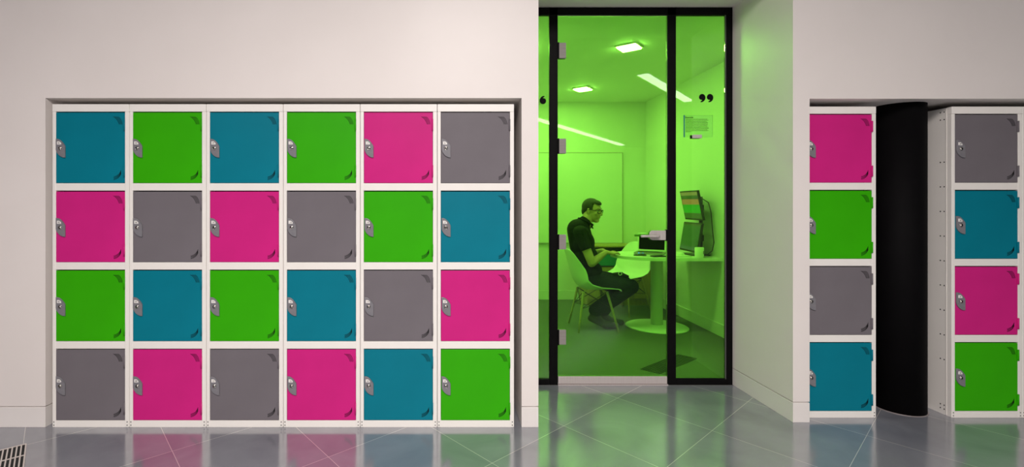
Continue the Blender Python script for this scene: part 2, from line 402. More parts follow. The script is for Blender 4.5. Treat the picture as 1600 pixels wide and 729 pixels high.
g.prism(stadium(1.362, 1.490, zc-0.033, zc+0.033, 0.024), YG-0.021, YG-0.006, M['steel'], axis='y', bev=0.002, T=T)
g.prism(stadium(1.362, 1.490, zc-0.033, zc+0.033, 0.024), YG+0.006, YG+0.021, M['steel'], axis='y', bev=0.002, T=T)
g.box(1.474, 1.492, YG-0.024, YG-0.005, zc-0.039, zc+0.039, M['blackmetal'], T=T)
lock = g.build('lock_case', door)
for s_ in (-1, 1):
    g = MB(); yl = YG+s_*0.058
    g.tube([(1.405, YG+s_*0.021, zc-0.004), (1.405, yl+s_*0.004, zc-0.004)], 0.010, M['steel'], T=T)
    g.tube([(1.418, yl, zc-0.004), (1.395, yl, zc-0.004), (1.32, yl, zc-0.004), (1.29, yl, zc-0.004)], 0.009, M['steel'], T=T)
    g.build('lever_handle', lock)

# ================================================================ LOCKERS
def lock_plate_pts(d=0.0):
    k = 1/279.9
    return [(x*k, -z*k) for x, z in [(0, 0), (3, 0.2), (6.2, 1.5), (9.2, 4.1), (11.6, 7.3), (13.3, 9.9), (14.2, 11.8), (14.2, 29.4), (11, 29.1), (7.4, 27.6), (4.2, 24.9), (1.9, 21.8), (0.6, 18.9), (0, 16.5)]][::-1]
def stroke(mb, p0, p1, p2, m, y, wd=0.0011, n=8):
    L_ = []; 
    for i in range(n+1):
        t = i/n; x = (1-t)**2*p0[0]+2*t*(1-t)*p1[0]+t*t*p2[0]; z = (1-t)**2*p0[1]+2*t*(1-t)*p1[1]+t*t*p2[1]
        L_.append(Vector((x, z)))
    a = []; c_ = []
    for i, p in enumerate(L_):
        d = (L_[min(i+1, n)]-L_[max(i-1, 0)]).normalized(); q = Vector((-d.y, d.x))*wd
        a.append(p+q); c_.append(p-q)
    vs = []
    for P, Q in zip(a, c_): vs += [(P.x, y, P.y), (Q.x, y, Q.y), (P.x, y+0.0012, P.y), (Q.x, y+0.0012, Q.y)]
    fs = []
    for i in range(n):
        o = 4*i; fs += [(o, o+4, o+5, o+1), (o, o+2, o+6, o+4), (o+1, o+5, o+7, o+3)]
    mb.add(vs, fs, m)
NAMES = {'T': 'teal', 'G': 'green', 'P': 'pink', 'D': 'grey'}
number = [0]
def locker(x, y, wid, height, depth, cols, label, group):
    """a stack of four lockers; origin at its left front foot"""
    root = empty('locker_cabinet', (x, y, 0), label=label, cat='locker', group=group)
    k = height/504.5                                  # metres per photo pixel of the front
    LW, RW = 0.0196, 0.0235
    W = wid; zt = [height-12.0*k-i*123.5*k for i in range(4)]; dh = 111.5*k
    m = M['frame']; fb = MB()
    # hollow body
    fb.box(0.001, 0.004, 0.02, depth, 0.0, height-0.002, m); fb.box(W-0.004, W-0.001, 0.02, depth, 0, height-0.002, m)
    fb.box(0.004, W-0.004, depth-0.003, depth, 0, height-0.002, m); fb.box(0.004, W-0.004, 0.02, depth, height-0.005, height-0.002, m)
    for i in range(4): fb.box(0.004, W-0.004, 0.03, depth-0.003, zt[i]-dh-0.004, zt[i]-dh-0.001, m)
    # front frame
    fb.box(0.0006, LW, 0, 0.03, 0, zt[0]+0.001, m, bev=0.0022); fb.box(W-RW, W-0.0006, 0, 0.03, 0, zt[0]+0.001, m, bev=0.0022)
    fb.box(0.0006, W-0.0006, -0.001, 0.03, zt[0]+0.001, height, m, bev=0.0022)
    for i in range(3): fb.box(LW-0.003, W-RW+0.003, 0.0008, 0.028, zt[i+1]+0.002, zt[i]-dh, m, bev=0.001)
    fb.box(LW-0.003, W-RW+0.003, 0.0008, 0.028, 0.0, zt[3]-dh, m, bev=0.001)
    fb.box(LW, W-RW, 0.055, 0.058, 0.01, height-0.01, M['flatblack'])  # added dark sheet behind the doors, imitates shade in the gaps
    # rivets at the feet and up the sides
    def rivet(px, pz, r=0.0035):
        fb.lathe([(r, 0.0), (r, 0.0014)], M['flatblack'], n=10, T=Matrix.Translation((px, -0.0007, pz)) @ Matrix.Rotation(PI/2, 4, 'X') @ Matrix.Translation((0, 0, -0.0007)), smooth=False)
    for px in (0.0095, W-0.0105):
        rivet(px, 0.012, 0.0028); rivet(px+(0.003 if px > 0.1 else -0.003)*0, 0.030, 0.0028)
    if group.endswith('black column'):
        for z in [height-0.024, height-0.068, 0.055, 0.032]+[height-0.32-0.146*j for j in range(9)]:
            for yy in (0.045, 0.068):
                fb.lathe([(0.0038, 0), (0.0038, 0.0014)], M['flatblack'], n=8, T=Matrix.Translation((0.0015, yy, z)) @ Matrix.Rotation(-PI/2, 4, 'Y'), smooth=False)
        fb.box(-0.001, 0.0015, 0.03, 0.034, 0.002, height-0.004, m)
    fb.build('cabinet_frame', root)
    for i, c_ in enumerate(cols):
        number[0] += 1
        dl, dr = LW+0.0012, W-RW-0.0012; dw = dr-dl; z1 = zt[i]-0.004; z0 = zt[i]-dh+0.0016; H = z1-z0
        d = MB(); d.box(0, dw, 0, 0.018, 0, H, M[c_], bev=0.0016)
        vs = d
        for q in range(4):
            t = q/3
            a = [(dw-0.064+0.026*t, H-0.023), (dw-0.040+0.0215*t, H-0.034), (dw-0.031+0.0165*t, H-0.066)]
            stroke(vs, *a, M['ink'], -0.0006)
            a = [(dw-0.062, 0.034-0.016*t), (dw-0.030, 0.040-0.016*t), (dw-0.021, 0.071-0.018*t)]
            stroke(vs, *a, M['ink'], -0.0006)
        dob = d.build('door', root, loc=(dl, 0.0015, z0)); tag(dob, NAMES[c_]+' door')
        kz = H-0.147
        p = MB(); p.prism(lock_plate_pts(), -0.008, 0.0005, M['plate'], axis='y', bev=0.0018)
        p.build('lock_plate', dob, loc=(0.003, 0, kz))
        lb = MB(); kx = 1/279.9
        lb.prism([(x_*kx, -z_*kx) for x_, z_ in [(2.3, 9.0), (2.3, 4.2), (5.6, 4.2), (7.3, 5.2), (8.6, 6.8), (8.9, 9.0)]], -0.0092, -0.0072, M['label'], axis='y', bev=0.0004)
        text_mesh(lb, '%02d' % number[0], 0.0125, M['ink'], Matrix.Translation((5.5*kx, -0.0096, -6.9*kx)) @ Matrix.Rotation(PI/2, 4, 'X'))
        lb.build('number_label', dob, loc=(0.003, 0, kz))
        cy = MB(); TT = Matrix.Translation((6.9*kx, -0.008, -14.8*kx)) @ Matrix.Rotation(PI/2, 4, 'X')
        cy.lathe([(0.0105, -0.001), (0.0105, 0.002), (0.0085, 0.004), (0.0078, 0.0035)], M['chrome'], n=24, T=TT)
        cy.lathe([(0.0070, 0.001), (0.0066, 0.0055), (0.003, 0.006)], M['chrome'], n=24, T=TT)
        cy.box(-0.0012, 0.0012, -0.0045, 0.0045, 0.0055, 0.0066, M['ink'], T=TT)
        cy.build('lock_cylinder', dob, loc=(0.003, 0, kz))
        for hz in (H-0.100, 0.035):
            h = MB(); h.box(-0.006, 0.002, -0.0060, 0.010, 0, 0.062, M[c_], bev=0.0012)
            h.lathe([(0.0036, -0.001), (0.0036, 0.063)], M[c_], n=10, T=Matrix.Translation((-0.0005, -0.0055, 0)))
            h.build('hinge', dob, loc=(dw, 0, hz))
    return root
PX = lambda px, Y: (px-705)*Y/780
LG = 'lockers in the left recess'
lefts = [('TPGD', 'white locker column at the far left end, teal top door and grey bottom door'),
         ('GDTP', 'second locker column from the left end: green, grey, teal and pink doors'),
         ('TPGD', 'third locker column from the left: teal top door, standing between two columns with green tops'),
         ('GDTP', 'fourth locker column from the left, green top door and pink bottom door'),
         ('PGDT', 'locker column with pink top door and teal bottom door in the left row'),
         ('DTPG', 'locker column at the right end of the left row, grey top door')]
UW = 120.35/279.9
for i, (cs, lab) in enumerate(lefts):
    locker((81.5-705)/279.9+UW*i, YL, UW-0.0008, 1.8025, 0.45, cs, lab, LG)
YK = 2.911; RG = 'lockers beside the black column'
locker(PX(1369, YK)-UW, YK, UW, 1.813, 0.45, 'PGDT', 'locker column between the white pillar and the black column, pink top door', RG)
locker(PX(1487, YK), YK, 0.411, 1.813, 0.45, 'DTPG', 'locker column right of the black column with its side panel showing, grey top door', RG)
locker(PX(1597.3, YK), YK, 0.411, 1.813, 0.45, 'GDTP', 'white locker column cut off by the right edge of the picture', RG)

# round black column standing in the right recess
cc = MB(); cc.lathe([(0.125, 0.0), (0.125, 1.8445)], M['blackcol'], n=96)
cc.lathe([(0.131, 0.0), (0.131, 0.003), (0.125, 0.003)], M['hinge_steel'], n=96)
col_ = cc.build('round_column', loc=(2.739, 3.05, 0))
for p in col_.data.polygons: p.use_smooth = abs(p.normal.z) < 0.5
tag(col_, 'round black column standing between two locker columns in the right recess', 'column')

# floor grilles
def grille(name, O, a, b_, na, nb, wa, wb, mbar, label, hh=0.004):
    """O corner; bars run along a, cross bars along b_"""
    O = Vector((*O, 0)); a = Vector((*a, 0)); b_ = Vector((*b_, 0))
    root = empty(name, O, label=label, cat='floor grille')
    def strip(mb, p, q, wd, z0, z1, m):
        d = (q-p).normalized(); n = Vector((-d.y, d.x, 0))*wd/2
        mb.prism([(p+n)[:2], (q+n)[:2], (q-n)[:2], (p-n)[:2]], z0, z1, m)
    Z = Vector((0, 0, 0)); pan = MB(); pan.prism([Z[:2], a[:2], (a+b_)[:2], b_[:2]], 0.0, 0.0012, M['flatblack'] if mbar is M['grille'] else M['carpet']); pan.build('flat_pan', root)  # flat pan; its black under the pale bars imitates a shaded pit
    bars = MB()
    for i in range(nb+1):
        t = i/nb; strip(bars, b_*t, b_*t+a, wb, 0.001, hh, mbar)
    bars.build('bars', root)
    cr = MB()
    for i in range(na+1):
        t = i/na; strip(cr, a*t, a*t+b_, wa, 0.001, hh-0.0004, mbar)
    cr.build('cross_bars', root)
    return root
GC = (-2.206, 2.590)
grille('floor_grille', GC, (0.366, -0.460), (-0.436, -0.402), 4, 34, 0.008, 0.0062, M['grille'], 'pale metal floor grille in the tiles at the bottom left corner')
grille('floor_grille', (1.427, 3.764), (0.448, 0.361), (0.100, -0.107), 26, 7, 0.005, 0.004, M['darkgrille'], 'dark metal floor grille in the carpet behind the glass door')

# ================================================================ ON THE GLASS
def quote(cx, cz, flip, label):
    k = 0.00442/7.29
    pts = [(376,160),(381,141),(392,129),(406,123.5),(421,124),(436,132),(446,146),(450,163),(447,182),(439,198),(427,209),(412,216.5),(399,218),(393.5,213),(396,206),(404,201),(412,195),(411,192),(396,190),(385,183),(378,173)]
    pts = [((x-413)*k, -(y-170)*k) for x, y in pts]
    if flip: pts = [(-x, -z) for x, z in pts]
    m = MB(); m.prism(pts[::-1], -0.0008, 0.0, M['ink'], axis='y')
    tag(m.build('quotation_mark', loc=(cx, YG-0.0052, cz)), label, 'vinyl sign', 'quotation marks on the glass')
def GP(px, py): return PX(px, YG), EYE-(py-318)/226.1
quote(*GP(1096.6, 153.3), False, 'left one of the two black closing quotation marks on the glass')
quote(*GP(1108.8, 153.3), False, 'right one of the two black closing quotation marks on the glass')
quote(*GP(848.0, 156.5), True, 'black opening quotation mark on the narrow glass left of the door')
na, nb_ = GP(1067.5, 180.3), GP(1112.5, 214.5)
nt_ = empty('notice_panel', (na[0], YG-0.006, nb_[1]), label='small clear notice panel of black text on the glass beside the door', cat='notice')
w_, h_ = nb_[0]-na[0], na[1]-nb_[1]
g = MB(); g.box(0, w_, -0.006, -0.001, 0, h_, M['clear'], bev=0.0008); g.build('panel', nt_)
g = MB(); g.box(-0.001, 0.006, -0.0065, 0.0, 0, h_, M['teal_panel']); tag(g.build('edge_strip', nt_), 'blue-green edge strip')
g = MB(); text_mesh(g, 'Essentials', 0.0145, M['ink'], Matrix.Translation((0.036, -0.0066, h_-0.0155)) @ Matrix.Rotation(PI/2, 4, 'X'), bold=0.0003); g.build('heading', nt_)
g = MB(); zz = h_-0.027
for r_ in range(12):
    x = 0.012; end = (0.166 if r_ != 8 else 0.178)+random.uniform(-0.012, 0.004) if r_ < 11 else 0.05
    while x < end:
        l = random.uniform(0.004, 0.013); g.box(x, min(x+l, end), -0.0066, -0.0060, zz-0.0016, zz+0.0012, M['ink']); x += l+0.0024
    zz -= 0.0079
g.build('text_lines', nt_)
g = MB(); g.box(0.055, 0.118, -0.018, -0.006, -0.008, 0.016, M['steel'], bev=0.0015); g.box(0.053, 0.116, 0.0115, 0.022, -0.008, 0.016, M['blackmetal'], bev=0.001); tag(g.build('clip', nt_), 'small silver block clip')

# ================================================================ ROOM FITTINGS
for i, (x, y) in enumerate(ROOM_LAMPS[:]):
    labs = ['square ceiling light nearer the glass door', 'square ceiling light nearer the back wall of the room',
            'square ceiling light near the door, hidden behind the left jamb', 'square ceiling light at back, hidden behind the left jamb']
    r = empty('ceiling_light', (x, y, RZ), rz=-0.69, label=labs[i], cat='ceiling light', group='ceiling lights in the meeting room')
    g = MB()
    for a, b0, c0, d0 in ((-0.088, 0.088, -0.088, -0.078), (-0.088, 0.088, 0.078, 0.088), (-0.088, -0.078, -0.078, 0.078), (0.078, 0.088, -0.078, 0.078)):
        g.box(a, b0, c0, d0, -0.012, 0, M['white'])
    g.build('trim_ring', r)
    g = MB(); g.box(-0.077, 0.077, -0.077, 0.077, -0.020, -0.001, M['lampglow'], bev=0.002); g.build('diffuser', r)
# long ceiling lamps of the hall, seen mirrored in the glass
def strip_lamp(p0, p1, wd, label):
    p0 = Vector((*p0, HT)); p1 = Vector((*p1, HT)); L_ = (p1-p0).length; a = math.atan2(p1.y-p0.y, p1.x-p0.x)
    r = empty('strip_light', p0, rz=a, label=label, cat='ceiling light', group='long ceiling lights of the hall')
    g = MB(); g.box(0, L_, -wd/2-0.02, wd/2+0.02, -0.03, 0, M['white'], bev=0.003); g.build('housing', r)
    g = MB(); g.box(0.02, L_-0.02, -wd/2, wd/2, -0.036, -0.029, M['stripglow']); g.build('diffuser', r)
strip_lamp((3.43, -2.06), (5.42, -4.47), 0.20, 'long lamp mirrored across the upper right of the glass door')
strip_lamp((2.0, -6.35), (6.84, -13.0), 0.26, 'long lamp mirrored as a thin line left in the glass door')

# whiteboard on the back wall
wb = empty('whiteboard', (1.07, RY1, 0.731), label='large whiteboard on the back wall behind the seated man', cat='whiteboard')
g = MB(); g.box(-0.70, 1.155, -0.018, -0.002, 0.008, 1.175, M['white'], bev=0.002); g.build('board', wb)
g = MB(); al = M['steel']
g.box(-0.71, 1.163, -0.022, -0.001, 0, 0.010, al); g.box(-0.71, 1.163, -0.022, -0.001, 1.173, 1.183, al)
g.box(-0.71, -0.70, -0.022, -0.001, 0.010, 1.173, al); g.box(1.155, 1.163, -0.022, -0.001, 0.010, 1.173, al); g.build('frame', wb)

# sideboard along the back wall
sb = empty('sideboard', (1.66, 6.10, 0), label='low wooden sideboard with a blue-green front panel against the back wall', cat='cabinet')
W_ = 0.86; D_ = 0.39
g = MB()
g.box(0, 0.02, 0, D_, 0.0, 0.70, M['cupwood']); g.box(W_-0.02, W_, 0, D_, 0, 0.70, M['cupwood'])
g.box(0.02, W_-0.02, D_-0.015, D_, 0.06, 0.70, M['cupwood']); g.box(0.02, W_-0.02, 0.01, D_-0.015, 0.06, 0.08, M['cupwood'])
g.box(0.02, W_-0.02, 0.01, D_-0.015, 0.455, 0.475, M['cupwood'])
g.build('body', sb)
g = MB(); g.box(-0.02, W_, -0.015, D_, 0.715, 0.735, M['cupwood'], bev=0.002); g.build('top', sb)
g = MB(); g.box(0.0, W_, 0.03, D_, 0.70, 0.715, M['blackplastic']); g.box(0.02, W_-0.02, 0.004, 0.012, 0.475, 0.49, M['blackplastic']); g.box(0.02, W_-0.02, 0.004, 0.012, 0.655, 0.70, M['blackplastic']); tag(g.build('dark_edging', sb), 'black edging')
g = MB(); g.box(0.02, W_-0.02, 0.006, 0.02, 0.49, 0.655, M['teal_panel'], bev=0.001); tag(g.build('front_panel', sb), 'blue-green front panel')
for k in range(3):
    x = 0.02+k*0.2733
    g = MB(); g.box(x+0.002, x+0.2713, -0.004, 0.014, 0.085, 0.452, M['cupwood'], bev=0.0015); dd = g.build('door', sb)
    g = MB(); g.lathe([(0.006, 0), (0.006, 0.012), (0.011, 0.016), (0.009, 0.022)], M['steel'], n=16, T=Matrix.Translation((x+0.25, -0.003, 0.40)) @ Matrix.Rotation(PI/2, 4, 'X')); g.build('knob', dd)
g = MB(); g.box(0.02, W_-0.02, 0.03, 0.045, 0.0, 0.06, M['cupwood']); g.build('plinth', sb)

# meeting table with rounded end on a disc foot
TZ = 0.737
tb = empty('meeting_table', (2.087, 5.07, 0), label='white round-ended meeting table on a disc foot, fixed to the right wall', cat='table')
g = MB(); pts = []
for a in range(90, 271, 6): pts.append((1.99+0.365*math.cos(math.radians(a))-2.087, 5.04+0.365*math.sin(math.radians(a))-5.07))
pts += [(RX1-0.002-2.087, 4.665-5.07), (RX1-0.002-2.087, 5.405-5.07)]
g.prism(pts, TZ-0.028, TZ, M['white'], bev=0.002); g.build('tabletop', tb)
g = MB(); g.lathe([(0.300, 0.0), (0.300, 0.006), (0.285, 0.014), (0.10, 0.022), (0.0585, 0.026)], M['white'], n=72); g.build('foot', tb)
g = MB(); g.lathe([(0.0585, 0.022), (0.0585, TZ-0.036), (0.15, TZ-0.034), (0.15, TZ-0.028)], M['white'], n=48); g.build('column', tb)

# moulded plastic chairs on wooden dowel legs
def interp(tab, t):
    for (a, b0) in zip(tab, tab[1:]):
        if t <= b0[0]:
            k = (t-a[0])/(b0[0]-a[0]); k = k*k*(3-2*k)*0.35+k*0.65
            return [a[i]+(b0[i]-a[i])*k for i in range(1, len(a))]
    return list(tab[-1][1:])
def chair(loc, rz, label):
    root = empty('moulded_chair', loc, rz, label=label, cat='chair', group='white moulded chairs at the table')
    #      t     x      z     half  lift  fwd
    tab = [(0.00, 0.235, 0.395, 0.165, 0.000, 0.00),
           (0.06, 0.215, 0.412, 0.205, 0.008, 0.00),
           (0.18, 0.130, 0.412, 0.228, 0.022, 0.00),
           (0.32, 0.020, 0.400, 0.238, 0.045, 0.00),
           (0.44, -0.080, 0.398, 0.240, 0.075, 0.01),
           (0.54, -0.150, 0.430, 0.238, 0.085, 0.04),
           (0.63, -0.190, 0.492, 0.232, 0.070, 0.075),
           (0.74, -0.215, 0.575, 0.222, 0.035, 0.085),
           (0.86, -0.240, 0.675, 0.205, 0.010, 0.060),
           (0.94, -0.260, 0.750, 0.178, 0.002, 0.035),
           (0.985, -0.272, 0.790, 0.135, 0.0, 0.02),
           (1.00, -0.276, 0.800, 0.090, 0.0, 0.01)]
    nu, nv = 40, 24; top = []
    for i in range(nu+1):
        x, z, hw, li, fw = interp(tab, i/nu)
        for j in range(nv+1):
            s_ = -1+2*j/nv; e = abs(s_)**2.6
            top.append(Vector((x+fw*e, hw*s_, z+li*e)))
    nrm = []
    for i in range(nu+1):
        for j in range(nv+1):
            a = top[min(i+1, nu)*(nv+1)+j]-top[max(i-1, 0)*(nv+1)+j]; b0 = top[i*(nv+1)+min(j+1, nv)]-top[i*(nv+1)+max(j-1, 0)]
            nrm.append(a.cross(b0).normalized())
    bot = [p+n*0.005 for p, n in zip(top, nrm)]
    q = nv+1; N = len(top); fs = []
    for i in range(nu):
        for j in range(nv):
            a = i*q+j; fs += [(a, a+1, a+q+1, a+q), (N+a, N+a+q, N+a+q+1, N+a+1)]
    for i in range(nu):
        for j in (0, nv): a = i*q+j; fs.append((a, a+q, N+a+q, N+a))
    for j in range(nv):
        for i in (0, nu): a = i*q+j; fs.append((a, a+1, N+a+1, N+a))
    g = MB(); g.add(top+bot, fs, M['shell'], smooth=True); g.build('seat_shell', root)
    tops = {}; feet = {}
    for sx in (1, -1):
        for sy in (1, -1):
            t = Vector((0.115*sx-0.01, 0.115*sy, 0.385)); ft = Vector((0.195*sx, 0.200*sy, 0.0)); tops[sx, sy] = t; feet[sx, sy] = ft
            g = MB(); g.tube([ft, ft.lerp(t, 0.4), ft.lerp(t, 0.75), t], 0.0085, M['wood'], n=14, r_end=0.0135); g.build('leg', root)
    g = MB(); wi = M['blackwire']
    for a, b0 in (((1, 1), (1, -1)), ((1, -1), (-1, -1)), ((-1, -1), (-1, 1)), ((-1, 1), (1, 1))):
        g.tube([tops[a], feet[b0].lerp(tops[b0], 0.58)], 0.0032, wi, n=8); g.tube([tops[b0], feet[a].lerp(tops[a], 0.58)], 0.0032, wi, n=8)
    g.tube([feet[1, 1].lerp(tops[1, 1], 0.58), feet[-1, -1].lerp(tops[-1, -1], 0.58)], 0.0032, wi, n=8)
    g.tube([feet[1, -1].lerp(tops[1, -1], 0.58), feet[-1, 1].lerp(tops[-1, 1], 0.58)], 0.0032, wi, n=8)
    for s_ in (1, -1): g.tube([tops[s_, 1]+Vector((0, 0, 0.006)), tops[s_, -1]+Vector((0, 0, 0.006))], 0.005, wi, n=8)
    g.build('wire_brace', root)
    return root
chair((1.425, 5.02, 0), 0, 'white moulded chair with wooden legs the man sits on')
chair((2.01, 5.74, 0), math.radians(212), 'empty white moulded chair behind the far side of the table')

# monitors on a pole stand
ms = empty('monitor_stand', (2.475, 4.99, TZ), label='black pole stand with cable carrying two monitors beside the right wall', cat='monitor stand')
g = MB(); g.box(-0.13, 0.055, -0.12, 0.12, 0, 0.012, M['blackplastic'], bev=0.003); g.build('base', ms)
g = MB(); g.tube([(0.02, 0, 0.01), (0.02, 0, 0.58)], 0.017, M['blackplastic'], n=20); g.build('pole', ms)
g = MB(); g.box(-0.055, 0.03, -0.045, 0.045, 0.14, 0.20, M['blackplastic'], bev=0.004); g.box(-0.05, 0.03, -0.045, 0.045, 0.44, 0.50, M['blackplastic'], bev=0.004); g.build('arm', ms)
g = MB(); g.tube([(0.01, -0.05, 0.56), (0.03, -0.13, 0.52), (0.035, -0.17, 0.42), (0.030, -0.205, 0.26), (0.033, -0.225, 0.14), (0.025, -0.21, 0.06), (-0.01, -0.17, 0.012), (-0.06, -0.12, 0.010)], 0.0045, M['blackwire'], n=8); g.build('cable', ms)
def monitor(x, y, z, tilt, wd, ht, yaw, scr, label):
    r = empty('monitor', (x, y, z), label=label, cat='monitor', group='two stacked monitors')
    r.rotation_euler = (0, tilt, yaw)
    # faces -x, width along y, height along z
    g = MB(); g.box(0, 0.022, -wd/2, wd/2, 0, ht, M['blackplastic'], bev=0.003); g.box(0.02, 0.045, -wd/4, wd/4, ht*0.25, ht*0.75, M['blackplastic'], bev=0.006); g.build('casing', r)
    g = MB(); g.box(-0.0012, 0.001, -wd/2+0.012, wd/2-0.012, 0.018, ht-0.012, scr); g.build('screen', r)
    return r
mu = monitor(2.425, 4.99, 1.084, 0.0, 0.43, 0.296, math.radians(4), M['screen_page'], 'upper lit monitor of the stacked pair, tilted down')
mu.rotation_euler = (0, -math.radians(11), math.radians(-4))
ml = monitor(2.365, 4.99, 0.772, 0.0, 0.43, 0.292, math.radians(4), M['screen_dim'], 'lower dim monitor of the stacked pair, leaning back over the table')
ml.rotation_euler = (0, math.radians(9), math.radians(-4))

# things on the table
lt = empty('laptop', (2.03, 5.10, TZ+0.0005), math.radians(-30), label='open silver laptop with a dark screen on the table', cat='laptop')
g = MB(); g.box(-0.14, 0.14, -0.10, 0.10, 0, 0.016, M['hinge_steel'], bev=0.003); g.build('base', lt)
g = MB(); g.box(-0.115, 0.115, -0.025, 0.085, 0.0155, 0.0175, M['blackplastic']); g.build('keyboard', lt)
Ts = Matrix.Translation((0, 0.10, 0.014)) @ Matrix.Rotation(math.radians(-14), 4, 'X')
g = MB(); g.box(-0.14, 0.14, 0.0, 0.008, 0, 0.195, M['white'], bev=0.003, T=Ts); lid = g.build('lid', lt)
g = MB(); g.box(-0.125, 0.125, -0.001, 0.001, 0.02, 0.182, M['ink'], T=Ts); g.build('screen', lid)
g = MB(); g.ell((-0.09, -0.102, 0.012), (0.005, 0.003, 0.004), M['blueled']); g.ell((-0.05, -0.102, 0.012), (0.003, 0.002, 0.003), M['blueled']); tag(g.build('indicator_light', lt), 'blue indicator lights')

ph = empty('mobile_phone', (1.99, 4.80, TZ), math.radians(10), label='black phone lying at the table edge in front of the laptop', cat='phone')
g = MB(); g.box(-0.065, 0.065, -0.035, 0.035, 0.0, 0.012, M['blackplastic'], bev=0.004); g.build('body', ph)
g = MB(); g.box(-0.055, 0.055, -0.03, 0.03, 0.0118, 0.0126, M['ink']); g.build('screen', ph)
pc = MB(); pl = []
for k in range(60):
    a = k/59*4.2*PI; rr = 0.042+0.004*math.sin(a*2.3); pl.append((rr*math.cos(a)*1.3, rr*math.sin(a), 0.005+0.0022*(k//15)))
pc.tube(pl, 0.0035, M['blackwire'], n=8)
tag(pc.build('coiled_cable', loc=(1.85, 4.89, TZ)), 'black coiled cable on the table left of the phone', 'cable')
pp = MB(); pp.box(-0.105, 0.105, -0.148, 0.148, 0, 0.0012, M['paper']); tag(pp.build('paper_sheet', loc=(1.83, 5.17, TZ), rz=0.5), 'white sheet of paper on the rounded end of the table', 'paper')
mg = empty('mug', (2.350, 4.728, TZ), label='white mug with a dark emblem on the table by the monitors', cat='mug')
g = MB(); g.lathe([(0.030, 0.0), (0.037, 0.002), (0.040, 0.01), (0.040, 0.094), (0.0385, 0.096), (0.037, 0.094), (0.037, 0.012), (0.001, 0.008)], M['white'], n=40); g.build('body', mg)
g = MB(); g.tube([(0.038*0.2, -0.038+0.0, 0.078)]+[(0.0, 0.038+0.026*math.sin(a), 0.05+0.028*math.cos(a)) for a in [k*PI/10 for k in range(11)]][1:], 0.005, M['white'], n=10) if False else g.tube([(0.01+0.0, 0.036+0.026*math.sin(a), 0.05+0.028*math.cos(a)) for a in [k*PI/10 for k in range(11)]], 0.005, M['white'], n=10); g.build('handle', mg)
g = MB()
for (cx_, cz_, r_) in ((0.026, 0.055, 0.008), (0.024, 0.043, 0.006)):
    pts = [(cx_+r_*math.cos(k*PI/6), cz_+1.3*r_*math.sin(k*PI/6)) for k in range(12)]
    vs = [(x, -math.sqrt(max(0.0406**2-x*x, 0)), z) for x, z in pts]; g.add(vs, [tuple(range(12))], M['ink'])
tag(g.build('emblem', mg), 'dark round emblem')
kb = empty('keyboard', (2.19, 4.80, TZ), math.radians(8), label='small white keyboard on the table between the phone and the mug', cat='keyboard')
g = MB(); g.box(-0.105, 0.105, -0.045, 0.045, 0, 0.010, M['white'], bev=0.004); g.build('body', kb)
g = MB()
for r_ in range(5):
    for k in range(12): g.box(-0.099+k*0.0166, -0.085+k*0.0166, -0.040+r_*0.0165, -0.026+r_*0.0165, 0.010, 0.013, M['paper'], bev=0.001)
g.build('keys', kb)
mo = empty('computer_mouse', (2.262, 4.93, TZ), math.radians(100), label='white computer mouse behind the keyboard, before the lower monitor', cat='mouse')
g = MB(); g.ell((0, 0, 0.010), (0.052, 0.030, 0.024), M['white']); 
g = MB(); 
prof = [(0.001, 0.033), (0.018, 0.031), (0.028, 0.022), (0.031, 0.008), (0.030, 0.0)]
g.lathe(prof, M['white'], n=32, T=Matrix.Diagonal((1.7, 1.0, 1.0, 1.0))); g.build('shell', mo)
g = MB(); g.ell((0.03, 0, 0.028), (0.006, 0.0025, 0.005), M['blackplastic']); g.build('wheel', mo)

# ================================================================ THE SEATED MAN
man = empty('person', (1.42, 5.02, 0), label='seated man in black polo shirt, dark trousers and glasses resting his hands on the table', cat='person')
TM = Matrix.Translation((-1.42, -5.02, 0))
SKN = M['skin']
HC = Vector((1.415, 5.00, 1.178))                      # head centre
TH = TM @ Matrix.Translation(HC) @ Matrix.Rotation(math.radians(-42), 4, 'Z') @ Matrix.Rotation(math.radians(9), 4, 'Y')   # local: +x face, +z up
body = MB(); cap = body.cap; ell = body.ell
# skull, face
ell((-0.014, 0, 0.022), (0.093, 0.074, 0.092), SKN, T=TH)
ell((0.022, 0, -0.035), (0.066, 0.058, 0.078), SKN, T=TH)
ell((0.052, 0, -0.088), (0.032, 0.034, 0.026), SKN, T=TH)      # chin
ell((0.060, 0, 0.026), (0.026, 0.052, 0.016), SKN, T=TH)       # brow
cap((0.082, 0, 0.010), 0.009, (0.100, 0, -0.024), 0.013, SKN, T=TH)  # nose
for s_ in (1, -1):
    ell((0.092, 0.011*s_, -0.028), (0.010, 0.008, 0.008), SKN, T=TH)
    ell((0.056, 0.034*s_, -0.022), (0.024, 0.020, 0.020), SKN, T=TH)   # cheek
    ell((-0.008, 0.076*s_, -0.006), (0.018, 0.008, 0.030), SKN, T=TH)  # ear
    ell((-0.004, 0.076*s_, -0.026), (0.010, 0.007, 0.012), SKN, T=TH)
ell((0.080, 0, -0.050), (0.014, 0.022, 0.006), SKN, T=TH)      # lips
ell((0.079, 0, -0.061), (0.013, 0.019, 0.006), SKN, T=TH)
cap((1.375, 5.00, 1.13), 0.054, (1.335, 5.00, 1.02), 0.060, SKN, T=TM)   # neck
